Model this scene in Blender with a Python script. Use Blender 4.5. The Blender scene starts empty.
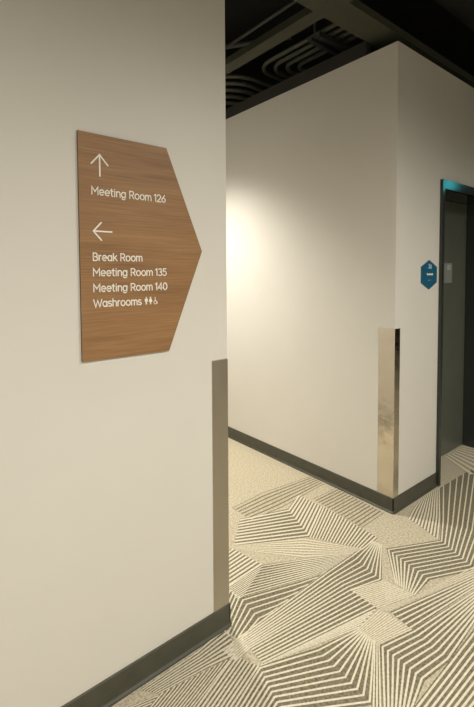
import bpy, bmesh, math, random
from mathutils import Vector, Matrix
random.seed(7)
C = bpy.context.scene.collection
D = bpy.data
SC = bpy.context.scene

# ------------------------------------------------------------------ camera
YAW, PITCH, ROLL = math.radians(50.776), math.radians(-2.552), math.radians(-0.303)
FPX, CY, EYE = 431.435, 293.144, 1.6
FW = Vector((math.cos(YAW)*math.cos(PITCH), math.sin(YAW)*math.cos(PITCH), math.sin(PITCH)))
RT0 = Vector((math.sin(YAW), -math.cos(YAW), 0))
UP0 = RT0.cross(FW)
RT = math.cos(ROLL)*RT0 + math.sin(ROLL)*UP0
UP = -math.sin(ROLL)*RT0 + math.cos(ROLL)*UP0
cam_d = D.cameras.new('camera')
cam = D.objects.new('camera', cam_d)
C.objects.link(cam)
cam_d.sensor_fit = 'HORIZONTAL'
cam_d.sensor_width = 36.0
cam_d.lens = FPX/474*36.0
cam_d.shift_y = -(353.5-CY)/474
cam_d.clip_start = 0.05
M = Matrix((RT, UP, -FW)).transposed().to_4x4()
M.translation = (0, 0, EYE)
cam.matrix_world = M
SC.camera = cam

# ------------------------------------------------------------------ world, lights, exposure
w = D.worlds.new('world')
SC.world = w
w.use_nodes = True
w.node_tree.nodes['Background'].inputs[0].default_value = (1.0, 0.93, 0.80, 1)
w.node_tree.nodes['Background'].inputs[1].default_value = 0.02
SC.view_settings.view_transform = 'Standard'
SC.view_settings.look = 'None'
SC.view_settings.exposure = 0.0
SC.view_settings.gamma = 1.0
SC.view_settings.use_curve_mapping = False
WARM = (1.0, 0.965, 0.875)

def spot(name, loc, to, watts, angle, blend=1.0, radius=0.12, col=WARM):
    l = D.lights.new(name, 'SPOT')
    l.energy = watts; l.color = col; l.spot_size = math.radians(angle); l.spot_blend = blend
    l.shadow_soft_size = radius
    o = D.objects.new(name, l); C.objects.link(o)
    o.location = loc
    o.rotation_euler = (Vector(to)-Vector(loc)).to_track_quat('-Z', 'Y').to_euler()
    return o

spot('downlight_passage', (1.62, 3.40, 3.02), (1.72, 3.35, 0), 325, 121)
spot('downlight_corridor', (-0.3, -1.05, 3.02), (-0.2, -0.75, 0), 325, 157)
spot('downlight_crossing', (1.9, -0.5, 3.02), (1.95, -0.2, 0), 205, 160)
spot('downlight_door', (4.3, -0.5, 3.02), (4.2, -0.3, 0), 90, 155)
ld = D.lights.new('teal_lamp', 'AREA'); ld.shape = 'RECTANGLE'; ld.size = 0.15; ld.size_y = 0.15
ld.energy = 0.26; ld.color = (0.10, 0.85, 0.92)
lo = D.objects.new('teal_lamp', ld); C.objects.link(lo); lo.location = (5.25, 0.57, 2.66)
lo.rotation_euler = (Vector((3.25, 1.49, 2.25))-lo.location).to_track_quat('-Z', 'Y').to_euler()

# ------------------------------------------------------------------ materials
def mat(name, col, rough=0.6, metal=0.0, noise=0.0, nscale=30.0, bump=0.0, bscale=200.0, spec=0.5):
    m = D.materials.new(name); m.use_nodes = True
    nt = m.node_tree; b = nt.nodes['Principled BSDF']
    b.inputs['Base Color'].default_value = (*col, 1)
    b.inputs['Roughness'].default_value = rough
    b.inputs['Metallic'].default_value = metal
    b.inputs['Specular IOR Level'].default_value = spec
    tc = nt.nodes.new('ShaderNodeTexCoord')
    if noise:
        n = nt.nodes.new('ShaderNodeTexNoise'); n.inputs['Scale'].default_value = nscale
        n.inputs['Detail'].default_value = 4
        nt.links.new(tc.outputs['Object'], n.inputs['Vector'])
        r = nt.nodes.new('ShaderNodeValToRGB')
        r.color_ramp.elements[0].position = 0.3; r.color_ramp.elements[1].position = 0.7
        r.color_ramp.elements[0].color = (*[c*(1-noise) for c in col], 1)
        r.color_ramp.elements[1].color = (*[min(1, c*(1+noise)) for c in col], 1)
        nt.links.new(n.outputs['Fac'], r.inputs['Fac'])
        nt.links.new(r.outputs['Color'], b.inputs['Base Color'])
    if bump:
        n2 = nt.nodes.new('ShaderNodeTexNoise'); n2.inputs['Scale'].default_value = bscale
        nt.links.new(tc.outputs['Object'], n2.inputs['Vector'])
        bp = nt.nodes.new('ShaderNodeBump'); bp.inputs['Strength'].default_value = bump
        bp.inputs['Distance'].default_value = 0.002
        nt.links.new(n2.outputs['Fac'], bp.inputs['Height'])
        nt.links.new(bp.outputs['Normal'], b.inputs['Normal'])
    return m

def wood_mat():
    m = D.materials.new('oak_laminate'); m.use_nodes = True
    nt = m.node_tree; b = nt.nodes['Principled BSDF']; L = nt.links.new
    tc = nt.nodes.new('ShaderNodeTexCoord')
    def stretched(sx, sz, scale, detail=5):
        mp = nt.nodes.new('ShaderNodeMapping'); mp.inputs['Scale'].default_value = (sx, 1, sz)
        L(tc.outputs['Object'], mp.inputs['Vector'])
        n = nt.nodes.new('ShaderNodeTexNoise'); n.inputs['Scale'].default_value = scale
        n.inputs['Detail'].default_value = detail; n.inputs['Distortion'].default_value = 0.4
        L(mp.outputs['Vector'], n.inputs['Vector'])
        return n
    broad = stretched(0.8, 9, 2.2)
    fine = stretched(1.5, 70, 3.0)
    mix = nt.nodes.new('ShaderNodeMix'); mix.data_type = 'FLOAT'; mix.inputs[0].default_value = 0.55
    L(broad.outputs['Fac'], mix.inputs[2]); L(fine.outputs['Fac'], mix.inputs[3])
    r = nt.nodes.new('ShaderNodeValToRGB'); e = r.color_ramp.elements
    e[0].position = 0.30; e[0].color = (0.200, 0.098, 0.036, 1)
    e[1].position = 0.72; e[1].color = (0.400, 0.225, 0.100, 1)
    mid = e.new(0.5); mid.color = (0.300, 0.158, 0.064, 1)
    L(mix.outputs[0], r.inputs['Fac']); L(r.outputs['Color'], b.inputs['Base Color'])
    b.inputs['Roughness'].default_value = 0.5
    return m

def brushed_mat(name, col, r0, r1, wave):
    m = D.materials.new(name); m.use_nodes = True
    nt = m.node_tree; b = nt.nodes['Principled BSDF']; L = nt.links.new
    b.inputs['Metallic'].default_value = 1.0
    b.inputs['Base Color'].default_value = (*col, 1)
    tc = nt.nodes.new('ShaderNodeTexCoord')
    mp = nt.nodes.new('ShaderNodeMapping'); mp.inputs['Scale'].default_value = (30, 30, 2.0)
    n = nt.nodes.new('ShaderNodeTexNoise'); n.inputs['Scale'].default_value = 2.0
    L(tc.outputs['Object'], mp.inputs['Vector']); L(mp.outputs['Vector'], n.inputs['Vector'])
    r = nt.nodes.new('ShaderNodeMapRange')
    r.inputs['To Min'].default_value = r0; r.inputs['To Max'].default_value = r1
    L(n.outputs['Fac'], r.inputs['Value']); L(r.outputs['Result'], b.inputs['Roughness'])
    n2 = nt.nodes.new('ShaderNodeTexNoise'); n2.inputs['Scale'].default_value = 9.0
    L(tc.outputs['Object'], n2.inputs['Vector'])
    bp = nt.nodes.new('ShaderNodeBump'); bp.inputs['Strength'].default_value = wave; bp.inputs['Distance'].default_value = 0.01
    L(n2.outputs['Fac'], bp.inputs['Height']); L(bp.outputs['Normal'], b.inputs['Normal'])
    return m

def carpet_mat(name, col, amt):
    return mat(name, col, rough=0.95, noise=amt, nscale=95.0, bump=0.6, bscale=420.0, spec=0.1)

WALL = mat('wall_paint', (0.70, 0.67, 0.612), 0.55, noise=0.015, nscale=3, bump=0.05, bscale=260)
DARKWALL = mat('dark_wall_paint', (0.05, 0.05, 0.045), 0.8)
BASE = mat('baseboard_rubber', (0.066, 0.064, 0.046), 0.45, noise=0.12, nscale=14)
FRAME = mat('door_frame_paint', (0.030, 0.035, 0.032), 0.13)
DOOR = mat('door_paint', (0.105, 0.112, 0.090), 0.35, noise=0.05, nscale=6)
PLATE = mat('plate_grey', (0.24, 0.25, 0.23), 0.5)
PLATE_L = mat('plate_light_grey', (0.40, 0.42, 0.40), 0.5)
DECK = mat('black_ceiling_paint', (0.012, 0.012, 0.011), 0.9, noise=0.3, nscale=3)
BEAM = mat('olive_beam_paint', (0.046, 0.048, 0.029), 0.8, noise=0.08, nscale=12)
RAIL = mat('dark_rail_paint', (0.030, 0.028, 0.024), 0.8)
CONDUIT = mat('conduit_metal', (0.11, 0.11, 0.075), 0.6, noise=0.1)
PIPE = mat('pipe_grey', (0.075, 0.075, 0.072), 0.6)
WOOD = wood_mat()
EDGE = mat('sign_edge_shaded', (0.12, 0.075, 0.035), 0.6)  # shade on the panel's edge, painted in as a darker brown
WHITE = mat('white_lettering', (0.88, 0.85, 0.77), 0.6)
BLUE = mat('blue_sign_plastic', (0.010, 0.105, 0.190), 0.45, noise=0.05, nscale=40)
PALE = mat('pale_blue_lettering', (0.42, 0.58, 0.66), 0.6)
STEEL = brushed_mat('brushed_steel_dim', (0.50, 0.455, 0.395), 0.30, 0.46, 0.25)  # near guard: dimmer reflections put into the base colour
LIT_STEEL = brushed_mat('brushed_steel_lit', (0.78, 0.72, 0.63), 0.14, 0.26, 0.55)  # far guard: same stainless, passage reflections brightened through the base colour
C_LIGHT = carpet_mat('carpet_cream_yarn', (0.715, 0.645, 0.495), 0.12)
C_BASE = carpet_mat('carpet_heather', (0.52, 0.455, 0.33), 0.34)
C_DENSE = carpet_mat('carpet_close_lines', (0.44, 0.375, 0.255), 0.30)
C_DARK = carpet_mat('carpet_taupe_yarn', (0.205, 0.180, 0.120), 0.45)

# ------------------------------------------------------------------ mesh helpers
def link(name, bm, mats, parent=None, kind=None):
    me = D.meshes.new(name)
    bmesh.ops.recalc_face_normals(bm, faces=bm.faces)
    bm.to_mesh(me); bm.free()
    for m in (mats if isinstance(mats, (list, tuple)) else [mats]):
        me.materials.append(m)
    o = D.objects.new(name, me); C.objects.link(o)
    if parent: o.parent = parent
    if kind: o['kind'] = kind
    return o

def tag(o, label, cat, group=None):
    o['label'] = label; o['category'] = cat
    if group: o['group'] = group
    return o

def thing(name, label, cat, loc, group=None):
    o = D.objects.new(name, None); C.objects.link(o)
    o.empty_display_size = 0.1
    o.location = loc
    return tag(o, label, cat, group)

def box(bm, x0, x1, y0, y1, z0, z1, mi=0):
    v = [bm.verts.new(p) for p in ((x0,y0,z0),(x1,y0,z0),(x1,y1,z0),(x0,y1,z0),(x0,y0,z1),(x1,y0,z1),(x1,y1,z1),(x0,y1,z1))]
    for f in ((3,2,1,0),(4,5,6,7),(0,1,5,4),(1,2,6,5),(2,3,7,6),(3,0,4,7)):
        bm.faces.new([v[i] for i in f]).material_index = mi

def prism_z(bm, pts, z0, z1, mi=0):
    a = [bm.verts.new((x, y, z0)) for x, y in pts]; b = [bm.verts.new((x, y, z1)) for x, y in pts]
    n = len(pts)
    bm.faces.new(a[::-1]).material_index = mi; bm.faces.new(b).material_index = mi
    for i in range(n):
        bm.faces.new((a[i], a[(i+1) % n], b[(i+1) % n], b[i])).material_index = mi

def prism_y(bm, pts, y0, y1, mi=0, side=None):
    """outline in x,z extruded along y (y0 = front)"""
    a = [bm.verts.new((x, y0, z)) for x, z in pts]; b = [bm.verts.new((x, y1, z)) for x, z in pts]
    n = len(pts)
    bm.faces.new(a).material_index = mi; bm.faces.new(b[::-1]).material_index = mi
    for i in range(n):
        f = bm.faces.new((a[i], b[i], b[(i+1) % n], a[(i+1) % n]))
        f.material_index = mi if side is None else side

def profile_run(bm, prof, a, b, nrm, mi=0):
    """prof = (out, z) outline swept from a to b (xy) with outward direction nrm"""
    A = [bm.verts.new((a[0]+nrm[0]*o, a[1]+nrm[1]*o, z)) for o, z in prof]
    B = [bm.verts.new((b[0]+nrm[0]*o, b[1]+nrm[1]*o, z)) for o, z in prof]
    n = len(prof)
    for i in range(n):
        bm.faces.new((A[i], B[i], B[(i+1) % n], A[(i+1) % n])).material_index = mi
    bm.faces.new(A).material_index = mi; bm.faces.new(B[::-1]).material_index = mi

def tube(bm, pts, r, seg=10):
    P = [Vector(p) for p in pts]
    rings = []
    up = Vector((0, 0, 1))
    for i, p in enumerate(P):
        t = (P[min(i+1, len(P)-1)]-P[max(i-1, 0)]).normalized()
        s = t.cross(up)
        if s.length < 1e-4: s = t.cross(Vector((1, 0, 0)))
        s.normalize(); u = s.cross(t)
        rings.append([bm.verts.new(p+r*(math.cos(k*2*math.pi/seg)*s+math.sin(k*2*math.pi/seg)*u)) for k in range(seg)])
    for a, b in zip(rings, rings[1:]):
        for k in range(seg):
            f = bm.faces.new((a[k], a[(k+1) % seg], b[(k+1) % seg], b[k])); f.smooth = True
    bm.faces.new(rings[0]); bm.faces.new(rings[-1][::-1])

# ------------------------------------------------------------------ dimensions
YL = 1.5008            # sign wall plane (faces -y)
XE = 1.1661            # end of the sign wall
BX, BY = 2.5739, 1.5227   # corner of the far wall block
ZT = 3.0734            # top of the partitions
ZB = 0.1027            # top of the baseboards
DX0, DX1, DY, DZ = 3.194, 4.12, 1.737, 2.215   # door opening

# ------------------------------------------------------------------ walls
bm = bmesh.new(); prism_z(bm, [(-4.0, YL), (XE, YL), (XE, 8.0), (XE-0.16, 8.0), (XE-0.16, YL+0.16), (-4.0, YL+0.16)], 0, ZT)
link('wall_left', bm, WALL, kind='structure')
bm = bmesh.new()
prism_z(bm, [(BX, BY), (DX0-0.01, BY), (DX0-0.01, BY+0.24), (BX+0.16, BY+0.24), (BX+0.16, 8.0), (BX, 8.0)], 0, ZT)
box(bm, DX0-0.01, DX1+0.01, BY, BY+0.24, DZ+0.01, ZT)
box(bm, DX1+0.01, 9.0, BY, BY+0.24, 0, ZT)
link('wall_right', bm, WALL, kind='structure')
bm = bmesh.new(); box(bm, XE, BX, 7.9, 8.05, 0, ZT); link('wall_far', bm, WALL, kind='structure')
bm = bmesh.new(); box(bm, -4.0, 4.6, -1.95, -1.8, 0, ZT); link('wall_back', bm, WALL, kind='structure')
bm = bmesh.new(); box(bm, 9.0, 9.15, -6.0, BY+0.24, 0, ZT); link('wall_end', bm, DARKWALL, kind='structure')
bm = bmesh.new(); box(bm, -4.15, -4.0, -1.95, 1.66, 0, ZT); link('wall_start', bm, WALL, kind='structure')
bm = bmesh.new(); box(bm, -4.15, 9.15, -6.0, 8.05, 4.05, 4.2); link('ceiling', bm, DECK, kind='structure')

# baseboards with a flared toe at the carpet
PROF = [(0, 0), (0.016, 0), (0.014, 0.006), (0.0075, 0.013), (0.006, 0.02), (0.006, ZB-0.004), (0.003, ZB), (0, ZB)]
def run(name, segs):
    bm = bmesh.new()
    for a, b, n in segs: profile_run(bm, PROF, a, b, n)
    return link(name, bm, BASE, kind='structure')
run('baseboard_left', [((-4, YL), (XE+0.006, YL), (0, -1)), ((XE, YL-0.006), (XE, 7.9), (1, 0))])
run('baseboard_right', [((BX, 7.9), (BX, BY-0.006), (-1, 0)), ((BX-0.006, BY), (3.161, BY), (0, -1)), ((DX1+0.07, BY), (9, BY), (0, -1))])

# ------------------------------------------------------------------ door in its frame
door = D.objects.new('door_1', None); C.objects.link(door); door.location = (DX0, BY, 0); door['kind'] = 'structure'
def local(bm, o):
    bmesh.ops.translate(bm, verts=bm.verts, vec=-Vector(o.location)); return bm
bm = bmesh.new()
FY = BY-0.022
for x0, x1 in ((3.162, DX0), (DX1, DX1+0.062)):
    box(bm, x0, x1, FY, BY+0.002, 0, DZ+0.066)
for x0, x1 in ((DX0-0.012, DX0), (DX1, DX1+0.012)):
    box(bm, x0, x1, FY+0.001, DY+0.04, 0, DZ)
box(bm, DX0, DX1, FY, BY+0.002, DZ, DZ+0.066)
box(bm, DX0, DX1, FY+0.001, DY+0.04, DZ, DZ+0.009)
link('door_frame', local(bm, door), FRAME, door)
bm = bmesh.new(); box(bm, DX0+0.003, DX1-0.003, DY, DY+0.045, 0.006, DZ-0.003)
bmesh.ops.bevel(bm, geom=bm.edges[:], offset=0.002, segments=1)
link('door_leaf', local(bm, door), DOOR, door)

t = thing('door_plate', 'small grey rectangular plate on the dark grey door', 'plate', (3.76, DY, 1.6))
bm = bmesh.new(); box(bm, 3.690, 3.830, DY-0.008, DY, 1.512, 1.684)
bmesh.ops.bevel(bm, geom=bm.edges[:], offset=0.003, segments=2); link('plate_body', local(bm, t), PLATE, t)
bm = bmesh.new(); box(bm, 3.735, 3.795, DY-0.010, DY-0.0075, 1.625, 1.668)
o = link('insert', local(bm, t), PLATE_L, t); o['label'] = 'lighter grey square near the top of the plate'
bm = bmesh.new(); box(bm, 3.715, 3.805, DY-0.009, DY-0.0075, 1.535, 1.600); link('lower_insert', local(bm, t), PLATE, t)

# ------------------------------------------------------------------ ceiling steel
def trim(name, m, *b):
    bm = bmesh.new(); box(bm, *b); return link(name, bm, m, kind='structure')
trim('trim_1', BEAM, 2.035, 2.135, -1.5, 7.9, 3.165, 3.215)        # beam over the passage
trim('trim_2', BEAM, -2.0, 2.0349, 1.575, 1.76, 3.165, 3.215)      # beam across it
trim('trim_3', BEAM, 2.1351, 8.9, 1.575, 1.76, 3.165, 3.215)
trim('trim_4', RAIL, BX+0.002, BX+0.06, 1.761, 7.9, ZT, ZT+0.10)   # dark rail on top of the wall

def arc_pts(cx, cy, r, a0, a1, z, n=10):
    return [(cx+r*math.cos(math.radians(a0+(a1-a0)*i/n)), cy+r*math.sin(math.radians(a0+(a1-a0)*i/n)), z) for i in range(n+1)]
ZC = 3.48
posA = ['outermost', 'second from the outside', 'second from the inside', 'innermost']
for k in range(4):
    x = 2.70+0.085*k; yb = 3.03-0.085*k; r = 0.20-0.03*k
    pts = [(x, 1.92, ZC), (x, 2.2, ZC)] + arc_pts(x+r, yb-r, r, 180, 90, ZC) + [(x+1.6, yb, ZC)]
    bm = bmesh.new(); tube(bm, pts, 0.019)
    tag(link('conduit', bm, CONDUIT), 'bent grey conduit under black ceiling, %s of the four right-hand hooked bends' % posA[k], 'conduit', 'hooked conduits under the ceiling')
posB = ['topmost', 'second from the top', 'middle', 'second from the bottom', 'lowest']
for k in range(5):
    y = 3.20+0.055*k; zc = ZC-0.04*k; x = 2.50+0.02*k; r = 0.34
    pts = [(x, 7.0, zc), (x, y+r+0.4, zc)] + arc_pts(x+r, y+r, r, 180, 270, zc) + [(x+1.6, y, zc)]
    bm = bmesh.new(); tube(bm, pts, 0.019)
    tag(link('conduit', bm, CONDUIT), 'arched grey conduit above the sign wall end, %s of five nested arches' % posB[k], 'conduit', 'arched conduits under the ceiling')
bm = bmesh.new(); box(bm, 2.64, 3.03, 2.30, 2.34, ZC-0.06, ZC-0.022); box(bm, 2.64, 3.03, 2.22, 2.25, ZC-0.06, ZC-0.022)
for x in (2.645, 3.01): box(bm, x, x+0.012, 2.27, 2.282, ZC-0.05, 4.05)
box(bm, 2.64, 3.03, 2.25, 2.30, ZC-0.035, ZC-0.022)
tag(link('conduit_hanger', bm, PIPE), 'dark strut hanger carrying the four hooked conduits near the beam crossing', 'hanger')
bm = bmesh.new(); box(bm, 3.00, 3.03, 3.18, 3.50, 3.282, 3.3005); box(bm, 3.009, 3.021, 3.48, 3.492, 3.3005, 4.05)
tag(link('conduit_hanger', bm, RAIL), 'dark strut hanger under the five nested arched conduits', 'hanger')
bm = bmesh.new(); tube(bm, [(2.28, 1.9, 3.5), (2.285, 3.6, 3.5)], 0.013)
tag(link('pipe', bm, PIPE), 'thin straight grey pipe high in the black ceiling above the beam', 'pipe')
bm = bmesh.new(); tube(bm, [(2.30, 2.95, 3.52), (2.62, 2.50, 3.52)], 0.02)
tag(link('pipe', bm, PIPE), 'short thicker grey pipe branching behind the thin straight ceiling pipe', 'pipe')
bm = bmesh.new(); tube(bm, [(2.2, 1.45, 3.62), (7.5, 1.45, 3.62)], 0.13, 20)
tag(link('duct', bm, DECK), 'black round duct running above the wall with the door', 'duct')

# ------------------------------------------------------------------ stainless corner guards
def guard(label, px, py, sx, z0, z1, leg, leg2, m_steel):
    """angle around a corner at px,py ; sx = +1 corner of a wall that ends towards +x, -1 towards -x"""
    t = 0.0022
    if sx > 0: pts = [(px-leg, py-t), (px+t, py-t), (px+t, py+leg2), (px, py+leg2), (px, py), (px-leg, py)]
    else: pts = [(px-t, py+leg2), (px-t, py-t), (px+leg, py-t), (px+leg, py), (px, py), (px, py+leg2)]
    bm = bmesh.new(); prism_z(bm, pts, z0, z1)
    o = link('corner_guard', bm, m_steel)
    m = o.modifiers.new('bevel', 'BEVEL'); m.width = 0.0012; m.segments = 2
    return tag(o, label, 'corner guard')
guard('plain brownish grey steel corner guard at the end of the wall with the wooden sign', XE, YL, 1, ZB, 1.226, 0.084, 0.084, STEEL)
guard('shiny steel corner guard on the far wall corner left of the door', BX, BY, -1, ZB, 1.235, 0.062, 0.118, LIT_STEEL)

# ------------------------------------------------------------------ stroke lettering
def A(cx, cy, rx, ry, a0, a1, n=12):
    return [(cx+rx*math.cos(math.radians(a0+(a1-a0)*i/n)), cy+ry*math.sin(math.radians(a0+(a1-a0)*i/n))) for i in range(n+1)]
XH = 0.72
GL = {   # advance, strokes ; cap height 1, baseline 0
 'M': (1.02, [[(.12,0),(.12,1),(.51,.38),(.90,1),(.90,0)]]),
 'e': (.74, [[(.09,.36)]+[(.65,.36)]+A(.37,.36,.28,.36,0,310,18)]),
 't': (.46, [[(.20,.96),(.20,.16)]+A(.33,.14,.13,.14,180,290,6), [(.04,XH),(.40,XH)]]),
 'i': (.30, [[(.15,0),(.15,XH)], [(.15,.96),(.15,.97)]]),
 'n': (.70, [[(.11,0),(.11,XH)], [(.11,.40)]+A(.35,.44,.24,.28,180,0)+[(.59,0)]]),
 'g': (.76, [A(.36,.36,.27,.36,0,360,20), [(.63,XH),(.63,-.06)]+A(.37,-.04,.26,.24,0,-150,10)]),
 'R': (.80, [[(.13,0),(.13,1),(.42,1)]+A(.42,.73,.27,.27,90,-90)+[(.13,.46)], [(.42,.46),(.70,0)]]),
 'o': (.76, [A(.38,.36,.29,.36,0,360,22)]),
 'm': (1.04, [[(.11,0),(.11,XH)], [(.11,.42)]+A(.315,.46,.205,.26,180,0)+[(.52,0)], [(.52,.42)]+A(.725,.46,.205,.26,180,0)+[(.93,0)]]),
 'B': (.80, [[(.13,0),(.13,1),(.40,1)]+A(.42,.76,.23,.24,90,-90)+[(.13,.52)], [(.42,.52)]+A(.44,.26,.26,.26,90,-90)+[(.13,0)]]),
 'r': (.46, [[(.11,0),(.11,XH)], [(.11,.38)]+A(.36,.40,.25,.31,180,85,8)]),
 'a': (.76, [A(.36,.36,.27,.36,0,360,20), [(.63,XH),(.63,0)]]),
 'k': (.66, [[(.11,0),(.11,1.02)], [(.56,XH),(.13,.32)], [(.28,.45),(.60,0)]]),
 'W': (1.22, [[(.06,1),(.34,0),(.61,.86),(.88,0),(1.16,1)]]),
 's': (.60, [A(.30,.535,.21,.185,40,250,12)[:]+A(.30,.185,.22,.185,85,-145,12)]),
 'h': (.70, [[(.11,0),(.11,1.02)], [(.11,.40)]+A(.35,.44,.24,.28,180,0)+[(.59,0)]]),
 '1': (.42, [[(.05,.84),(.25,1),(.25,0)]]),
 '2': (.70, [A(.34,.71,.26,.29,165,-38,12)+[(.08,0),(.64,0)]]),
 '3': (.68, [A(.32,.76,.22,.24,150,-90,12), A(.32,.26,.26,.26,90,-150,12)]),
 '4': (.76, [[(.52,0),(.52,1),(.06,.26),(.70,.26)]]),
 '5': (.70, [[(.58,1),(.17,1),(.12,.55)]+A(.33,.32,.28,.32,135,-150,14)]),
 '6': (.72, [A(.36,.31,.27,.31,0,360,20), [(.52,1),(.11,.42)]]),
 '0': (.78, [A(.39,.5,.29,.5,0,360,26)]),
 ' ': (.36, []),
}
def stroke(bm, pts, wd, y0, y1, level=0, closed=False):
    """one ribbon with mitred joints and round ends; level lifts crossing strokes a hair apart"""
    h = wd/2
    P = []
    for p in pts:
        p = Vector(p)
        if not P or (p-P[-1]).length > 1e-6: P.append(p)
    if (P[0]-P[-1]).length < 1e-5 and len(P) > 3: closed = True; P.pop()
    n = len(P); y0 = y0-level*0.00006
    N, Q = [], []
    for k in range(n):
        a = P[k-1] if (k or closed) else None; b = P[(k+1) % n] if (k < n-1 or closed) else None
        d0 = (P[k]-a).normalized() if a is not None else None; d1 = (b-P[k]).normalized() if b is not None else None
        d0 = d0 or d1; d1 = d1 or d0
        n0 = Vector((-d0.y, d0.x)); n1 = Vector((-d1.y, d1.x)); m = n0+n1
        m = m.normalized() if m.length > 1e-5 else n0
        N.append(m*h/max(0.42, m.dot(n0)))
    L = [p+m for p, m in zip(P, N)]; R = [p-m for p, m in zip(P, N)]
    for k in range(n if closed else n-1):
        q = (k+1) % n
        prism_y(bm, [L[k], R[k], R[q], L[q]], y0, y1)
    if not closed:
        for p, m in ((P[0], N[0]), (P[-1], -N[-1])):
            prism_y(bm, [p+Matrix.Rotation(math.radians(a), 2) @ m for a in (0, 36, 72, 108, 144, 180)], y0, y1)
def lettering(bm, text, x0, x1, z0, cap, wd, y0, y1):
    nat = sum(GL[c][0] for c in text)
    sx = (x1-x0)/nat
    x = x0
    for c in text:
        adv, st = GL[c]
        for q, s in enumerate(st): stroke(bm, [(x+px*sx, z0+pz*cap) for px, pz in s], wd, y0, y1, q)
        x += adv*sx

# ------------------------------------------------------------------ wooden wayfinding sign
SY = YL-0.010
sign = thing('wayfinding_sign', 'brown wood-grain arrow-shaped directional sign with white lettering on the left wall', 'sign', (0.52, YL, 1.297))
bm = bmesh.new()
prism_y(bm, [(0.5227, 2.0903), (0.5227, 1.2974), (0.868, 1.2974), (1.0294, 1.6946), (0.866, 2.0903)], SY, YL, 0, 1)
link('sign_panel', local(bm, sign), [WOOD, EDGE], sign)
T0, T1 = SY-0.0012, SY
def sign_part(name, bm, label):
    o = link(name, local(bm, sign), WHITE, sign); o['label'] = label
W = 0.0039
bm = bmesh.new(); stroke(bm, [(.5975, 1.946), (.5975, 2.020)], .0052, T0, T1, 1)
stroke(bm, [(.5675, 1.9860), (.5975, 2.020), (.6275, 1.9860)], .0052, T0, T1)
sign_part('arrow', bm, 'white arrow pointing up')
bm = bmesh.new(); stroke(bm, [(.5705, 1.7525), (.6375, 1.7525)], .0052, T0, T1, 1)
stroke(bm, [(.5990, 1.7835), (.5705, 1.7525), (.5990, 1.7215)], .0052, T0, T1)
sign_part('arrow', bm, 'white arrow pointing left')
for txt, x1, z in (('Meeting Room 126', .8600, 1.8800), ('Break Room', .7575, 1.6495), ('Meeting Room 135', .8605, 1.5955), ('Meeting Room 140', .8630, 1.5400), ('Washrooms', .7510, 1.4860)):
    bm = bmesh.new(); lettering(bm, txt, .5645, x1, z, .0262, W, T0, T1)
    sign_part('lettering', bm, 'white lettering reading ' + txt)
def disc(bm, x, z, r, n=12):
    prism_y(bm, [(x+r*math.cos(k*2*math.pi/n), z+r*math.sin(k*2*math.pi/n)) for k in range(n)], T0, T1)
zb = 1.4855
bm = bmesh.new(); x = .7700
disc(bm, x, zb+.0262, .0027)
prism_y(bm, [(x-.0058, zb+.0222), (x-.0062, zb+.0120), (x-.0030, zb+.0100), (x-.0022, zb), (x+.0022, zb), (x+.0030, zb+.0100), (x+.0062, zb+.0120), (x+.0058, zb+.0222)], T0, T1)
sign_part('pictogram', bm, 'white standing man symbol')
bm = bmesh.new(); x = .7880
disc(bm, x, zb+.0262, .0027)
prism_y(bm, [(x-.0040, zb+.0222), (x-.0072, zb+.0092), (x-.0024, zb+.0085), (x-.0020, zb), (x+.0020, zb), (x+.0024, zb+.0085), (x+.0072, zb+.0092), (x+.0040, zb+.0222)], T0, T1)
sign_part('pictogram', bm, 'white standing woman symbol')
bm = bmesh.new(); x = .8085
disc(bm, x-.0005, zb+.0245, .0024)
stroke(bm, [(x-.0005, zb+.0205), (x-.0005, zb+.0110), (x+.0055, zb+.0110), (x+.0085, zb+.0030)], .0028, T0, T1, 1)
stroke(bm, A(x+.0005, zb+.0072, .0068, .0070, 130, 350, 14), .0022, T0, T1)
sign_part('pictogram', bm, 'white wheelchair symbol')

# ------------------------------------------------------------------ blue room sign
rs = thing('room_sign', 'small blue elongated hexagonal room sign left of the dark door', 'sign', (3.009, BY, 1.483))
bm = bmesh.new()
prism_y(bm, [(3.008, 1.6905), (2.899, 1.643), (2.899, 1.531), (3.008, 1.483), (3.118, 1.531), (3.118, 1.643)], BY-0.007, BY)
link('sign_panel', local(bm, rs), BLUE, rs)
bm = bmesh.new(); lettering(bm, '36', 2.988, 3.040, 1.632, .030, .006, BY-0.0082, BY-0.007)
o = link('lettering', local(bm, rs), PALE, rs); o['label'] = 'pale room number'
bm = bmesh.new()
xx = 2.972
for k in range(8):
    ht = (.014, .010, .010, .014, .010, .012, .010, .014)[k]
    box(bm, xx, xx+.0085, BY-0.0082, BY-0.007, 1.584, 1.584+ht); xx += .0108
o = link('lettering', local(bm, rs), WHITE, rs); o['label'] = 'row of small white raised letters'
bm = bmesh.new()
for k in range(5): prism_y(bm, [(2.990+k*.009+.0022*math.cos(a*math.pi/3), 1.548+.0022*math.sin(a*math.pi/3)) for a in range(6)], BY-0.0085, BY-0.007)
o = link('braille', local(bm, rs), PALE, rs); o['label'] = 'row of raised dots'

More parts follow.
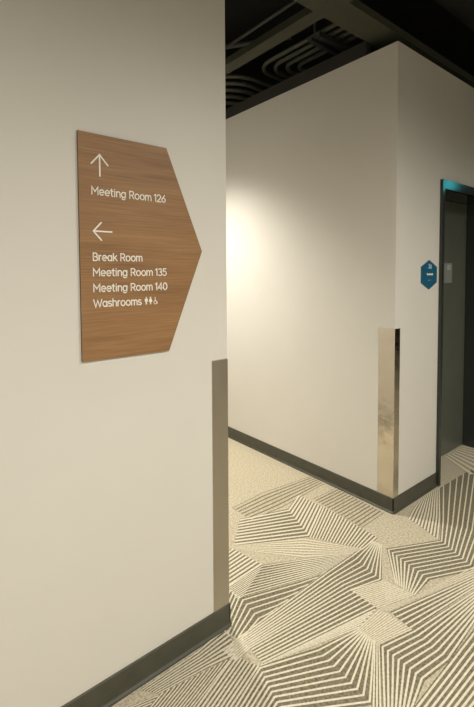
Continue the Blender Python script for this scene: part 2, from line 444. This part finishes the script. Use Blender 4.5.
# ------------------------------------------------------------------ carpet
def G(px, py):
    """point of the floor plane (metres) seen at a traced position of the pattern"""
    d = FW + RT*((px-237)/FPX) - UP*((py-CY)/FPX)
    s = -EYE/d.z
    return Vector((d.x*s, d.y*s))
bm = bmesh.new()
def flat(pts, z, mi):
    bm.faces.new([bm.verts.new((p[0], p[1], z)) for p in pts]).material_index = mi
box(bm, -4.15, 9.15, -6.0, 8.05, -0.05, 0.0, 0)
LAYER = [0]
def band(secs, n, wd=0.0080, dark=True, frac=None, yarn=2):
    """secs: traced cross-sections; n yarn lines run through them"""
    S = [(G(*a), G(*b)) for a, b in secs]
    LAYER[0] += 1
    z0 = 0.0004+LAYER[0]*0.00001
    for (a, b), (c, d) in zip(S, S[1:]):
        flat([a, b, d, c], z0, 1 if dark else 3)
    for i in range(n):
        t = (i+0.5)/n
        P = [a.lerp(b, t) for a, b in S]
        L, R = [], []
        for k, p in enumerate(P):
            d0 = (P[k]-P[k-1]).normalized() if k else None
            d1 = (P[k+1]-P[k]).normalized() if k < len(P)-1 else None
            d0 = d0 or d1; d1 = d1 or d0
            n0 = Vector((-d0.y, d0.x)); n1 = Vector((-d1.y, d1.x))
            m = (n0+n1)
            m = m.normalized() if m.length > 1e-5 else n0
            v = S[k][1]-S[k][0]
            gap = min(abs(v.dot(n0)), abs(v.dot(n1)))/n*0.96
            m = m/max(0.5, m.dot(n0))*(min(wd, gap) if frac is None else gap*frac)/2
            L.append(p+m); R.append(p-m)
        for k in range(len(P)-1):
            flat([L[k], R[k], R[k+1], L[k+1]], z0+0.0006, yarn)
def patch(pts, mi=0):
    LAYER[0] += 1
    flat([G(*p) for p in pts], 0.0004+LAYER[0]*0.00001, mi)

# closely lined cream areas
patch([(229,546), (304,537), (364,549), (345,557), (304,574), (268,566), (231,549)])
band([((229,546),(231,549)), ((304,538),(304,558)), ((364,549),(350,554))], 7, dark=False, frac=0.5)
band([((350,590),(378,609)), ((383,580),(415,595))], 14, dark=False, frac=0.6)
band([((357,629),(379,645)), ((379,609),(413,630))], 14, dark=False, frac=0.6)
patch([(372,541), (386,547), (395,583), (414,596), (386,600), (381,580), (378,546)])
band([((445,457),(464,446)), ((470,476),(500,452))], 8, dark=False, frac=0.5)
patch([(378,538), (393,515), (408,518), (439,540), (387,549)])
# far group by the wall
band([((232,508),(252,520)), ((262,493),(283,507)), ((311,476),(324,484))], 6, frac=0.66, yarn=0)
band([((313,499),(362,528)), ((336,488),(384,513))], 15, frac=0.64, yarn=0)
band([((298,495),(323,507)), ((288,509),(309.5,537)), ((240,519),(234,546))], 9, frac=0.55)
band([((323,506),(378,538)), ((309,537),(364,549.5))], 19, frac=0.52)
# left middle
band([((354,553),(332,568)), ((304,559),(304,579)), ((263,565),(243,597)), ((227,587),(238,600))], 10, frac=0.60)
band([((232,548),(263,565)), ((222,556),(222,592))], 9, frac=0.56)
band([((322,574),(272,612)), ((304,580),(264,618)), ((241,598),(261,621)), ((226,634),(243,640))], 5)
band([((229,589),(241,598)), ((215,618),(226,634))], 4)
# centre fan
band([((372,541),(382,545)), ((350,555),(382,581)), ((326,572),(353,591)), ((240,636),(250,649)), ((222,650),(236,662))], 8)
band([((353,591),(377,608)), ((250,649),(263,664))], 6)
band([((377,608),(358,629)), ((263,664),(259,667))], 6)
# lower fan
band([((358,629),(375,641)), ((316,648),(373,705)), ((259,666),(284,716)), ((228,716),(252,766))], 10)
band([((374,641),(380,645)), ((370,760),(384,760))], 3, frac=0.62)
band([((520,540),(532,552)), ((474,591),(485,607)), ((412,630),(450,661)), ((380,645),(425,681)), ((383,712),(412,712)), ((383,770),(402,760))], 8)
band([((379,609),(390,611)), ((414,597),(414,600)), ((474,566),(474,576))], 4, dark=False, frac=0.55)
band([((390,612),(412,630)), ((474,576),(474,589)), ((520,548),(524,562))], 5)
# lower right
band([((410,712),(508,712)), ((490,608),(588,608))], 13)
band([((385,744),(425,744)), ((410,712),(450,712))], 5)
# right block
band([((408,518),(439,540)), ((413,509),(441,519)), ((421,499),(440,488))], 10, frac=0.58)
band([((395,583),(415,596)), ((386.5,548.5),(430,580)), ((440,540),(476,570)), ((441,519),(490,536)), ((440,488),(500,452))], 10)
# beside the near baseboard
band([((228,624),(235,656)), ((196,652),(208,668)), ((140,690),(160,694))], 7, frac=0.55)
band([((160,694),(235,656)), ((96,772),(173,736))], 13, frac=0.5)
band([((233,655),(260,667)), ((175,735),(230,712)), ((140,790),(200,770))], 8)
band([((160,694),(140,718)), ((118,712),(96,735))], 6, frac=0.5)

# the same pattern carried on through the rest of the corridor
def in_view(x, y):
    d = Vector((x, y, -EYE)); z = d.dot(FW)
    if z < 0.1: return False
    px = 237+FPX*d.dot(RT)/z; py = CY-FPX*d.dot(UP)/z
    return (215 if py < 600 else 50) < px < 486 and 0 < py < 722
def fan(A, B, C2, n):
    """yarn lines from edge A to edge B to edge C2, in metres"""
    LAYER[0] += 1
    z0 = 0.0001+(LAYER[0] % 10)*0.00001
    for (a, b), (c, d) in ((A, B), (B, C2)):
        flat([a, b, d, c], z0, 1)
        for i in range(n):
            t0, t1 = (i+0.3)/n, (i+0.68)/n
            flat([a.lerp(b, t0), a.lerp(b, t1), c.lerp(d, t1), c.lerp(d, t0)], z0+0.00015, 2)
CELL = 0.5
for ix in range(-8, 18):
    for iy in range(-4, 16):
        x0, y0 = ix*CELL, iy*CELL
        cs = [(x0+u*CELL, y0+v*CELL) for u in (0, .5, 1) for v in (0, .5, 1)]
        if any(in_view(*c) for c in cs): continue
        if any(c[1] > YL and c[0] < XE-0.01 for c in cs) and any(c[1] > BY+0.01 and c[0] > BX+0.01 for c in cs): continue
        mx, my = x0+CELL/2, y0+CELL/2
        if (my > YL and mx < XE) or (my > BY and mx > BX) or y0 < -1.85: continue
        rr = random.Random(ix*97+iy)
        o = Vector((x0, y0)); e = Vector((CELL, 0)); f = Vector((0, CELL))
        if (ix+iy) % 2: o, e, f = o+e, f, -e
        k = rr.uniform(0.3, 0.7); q = rr.uniform(0.25, 0.6)
        fan((o, o+e), (o+f*k, o+f*k+e*(1-q)), (o+f, o+f+e), 14)
floor = link('floor', bm, [C_BASE, C_DARK, C_LIGHT, C_DENSE], kind='structure')
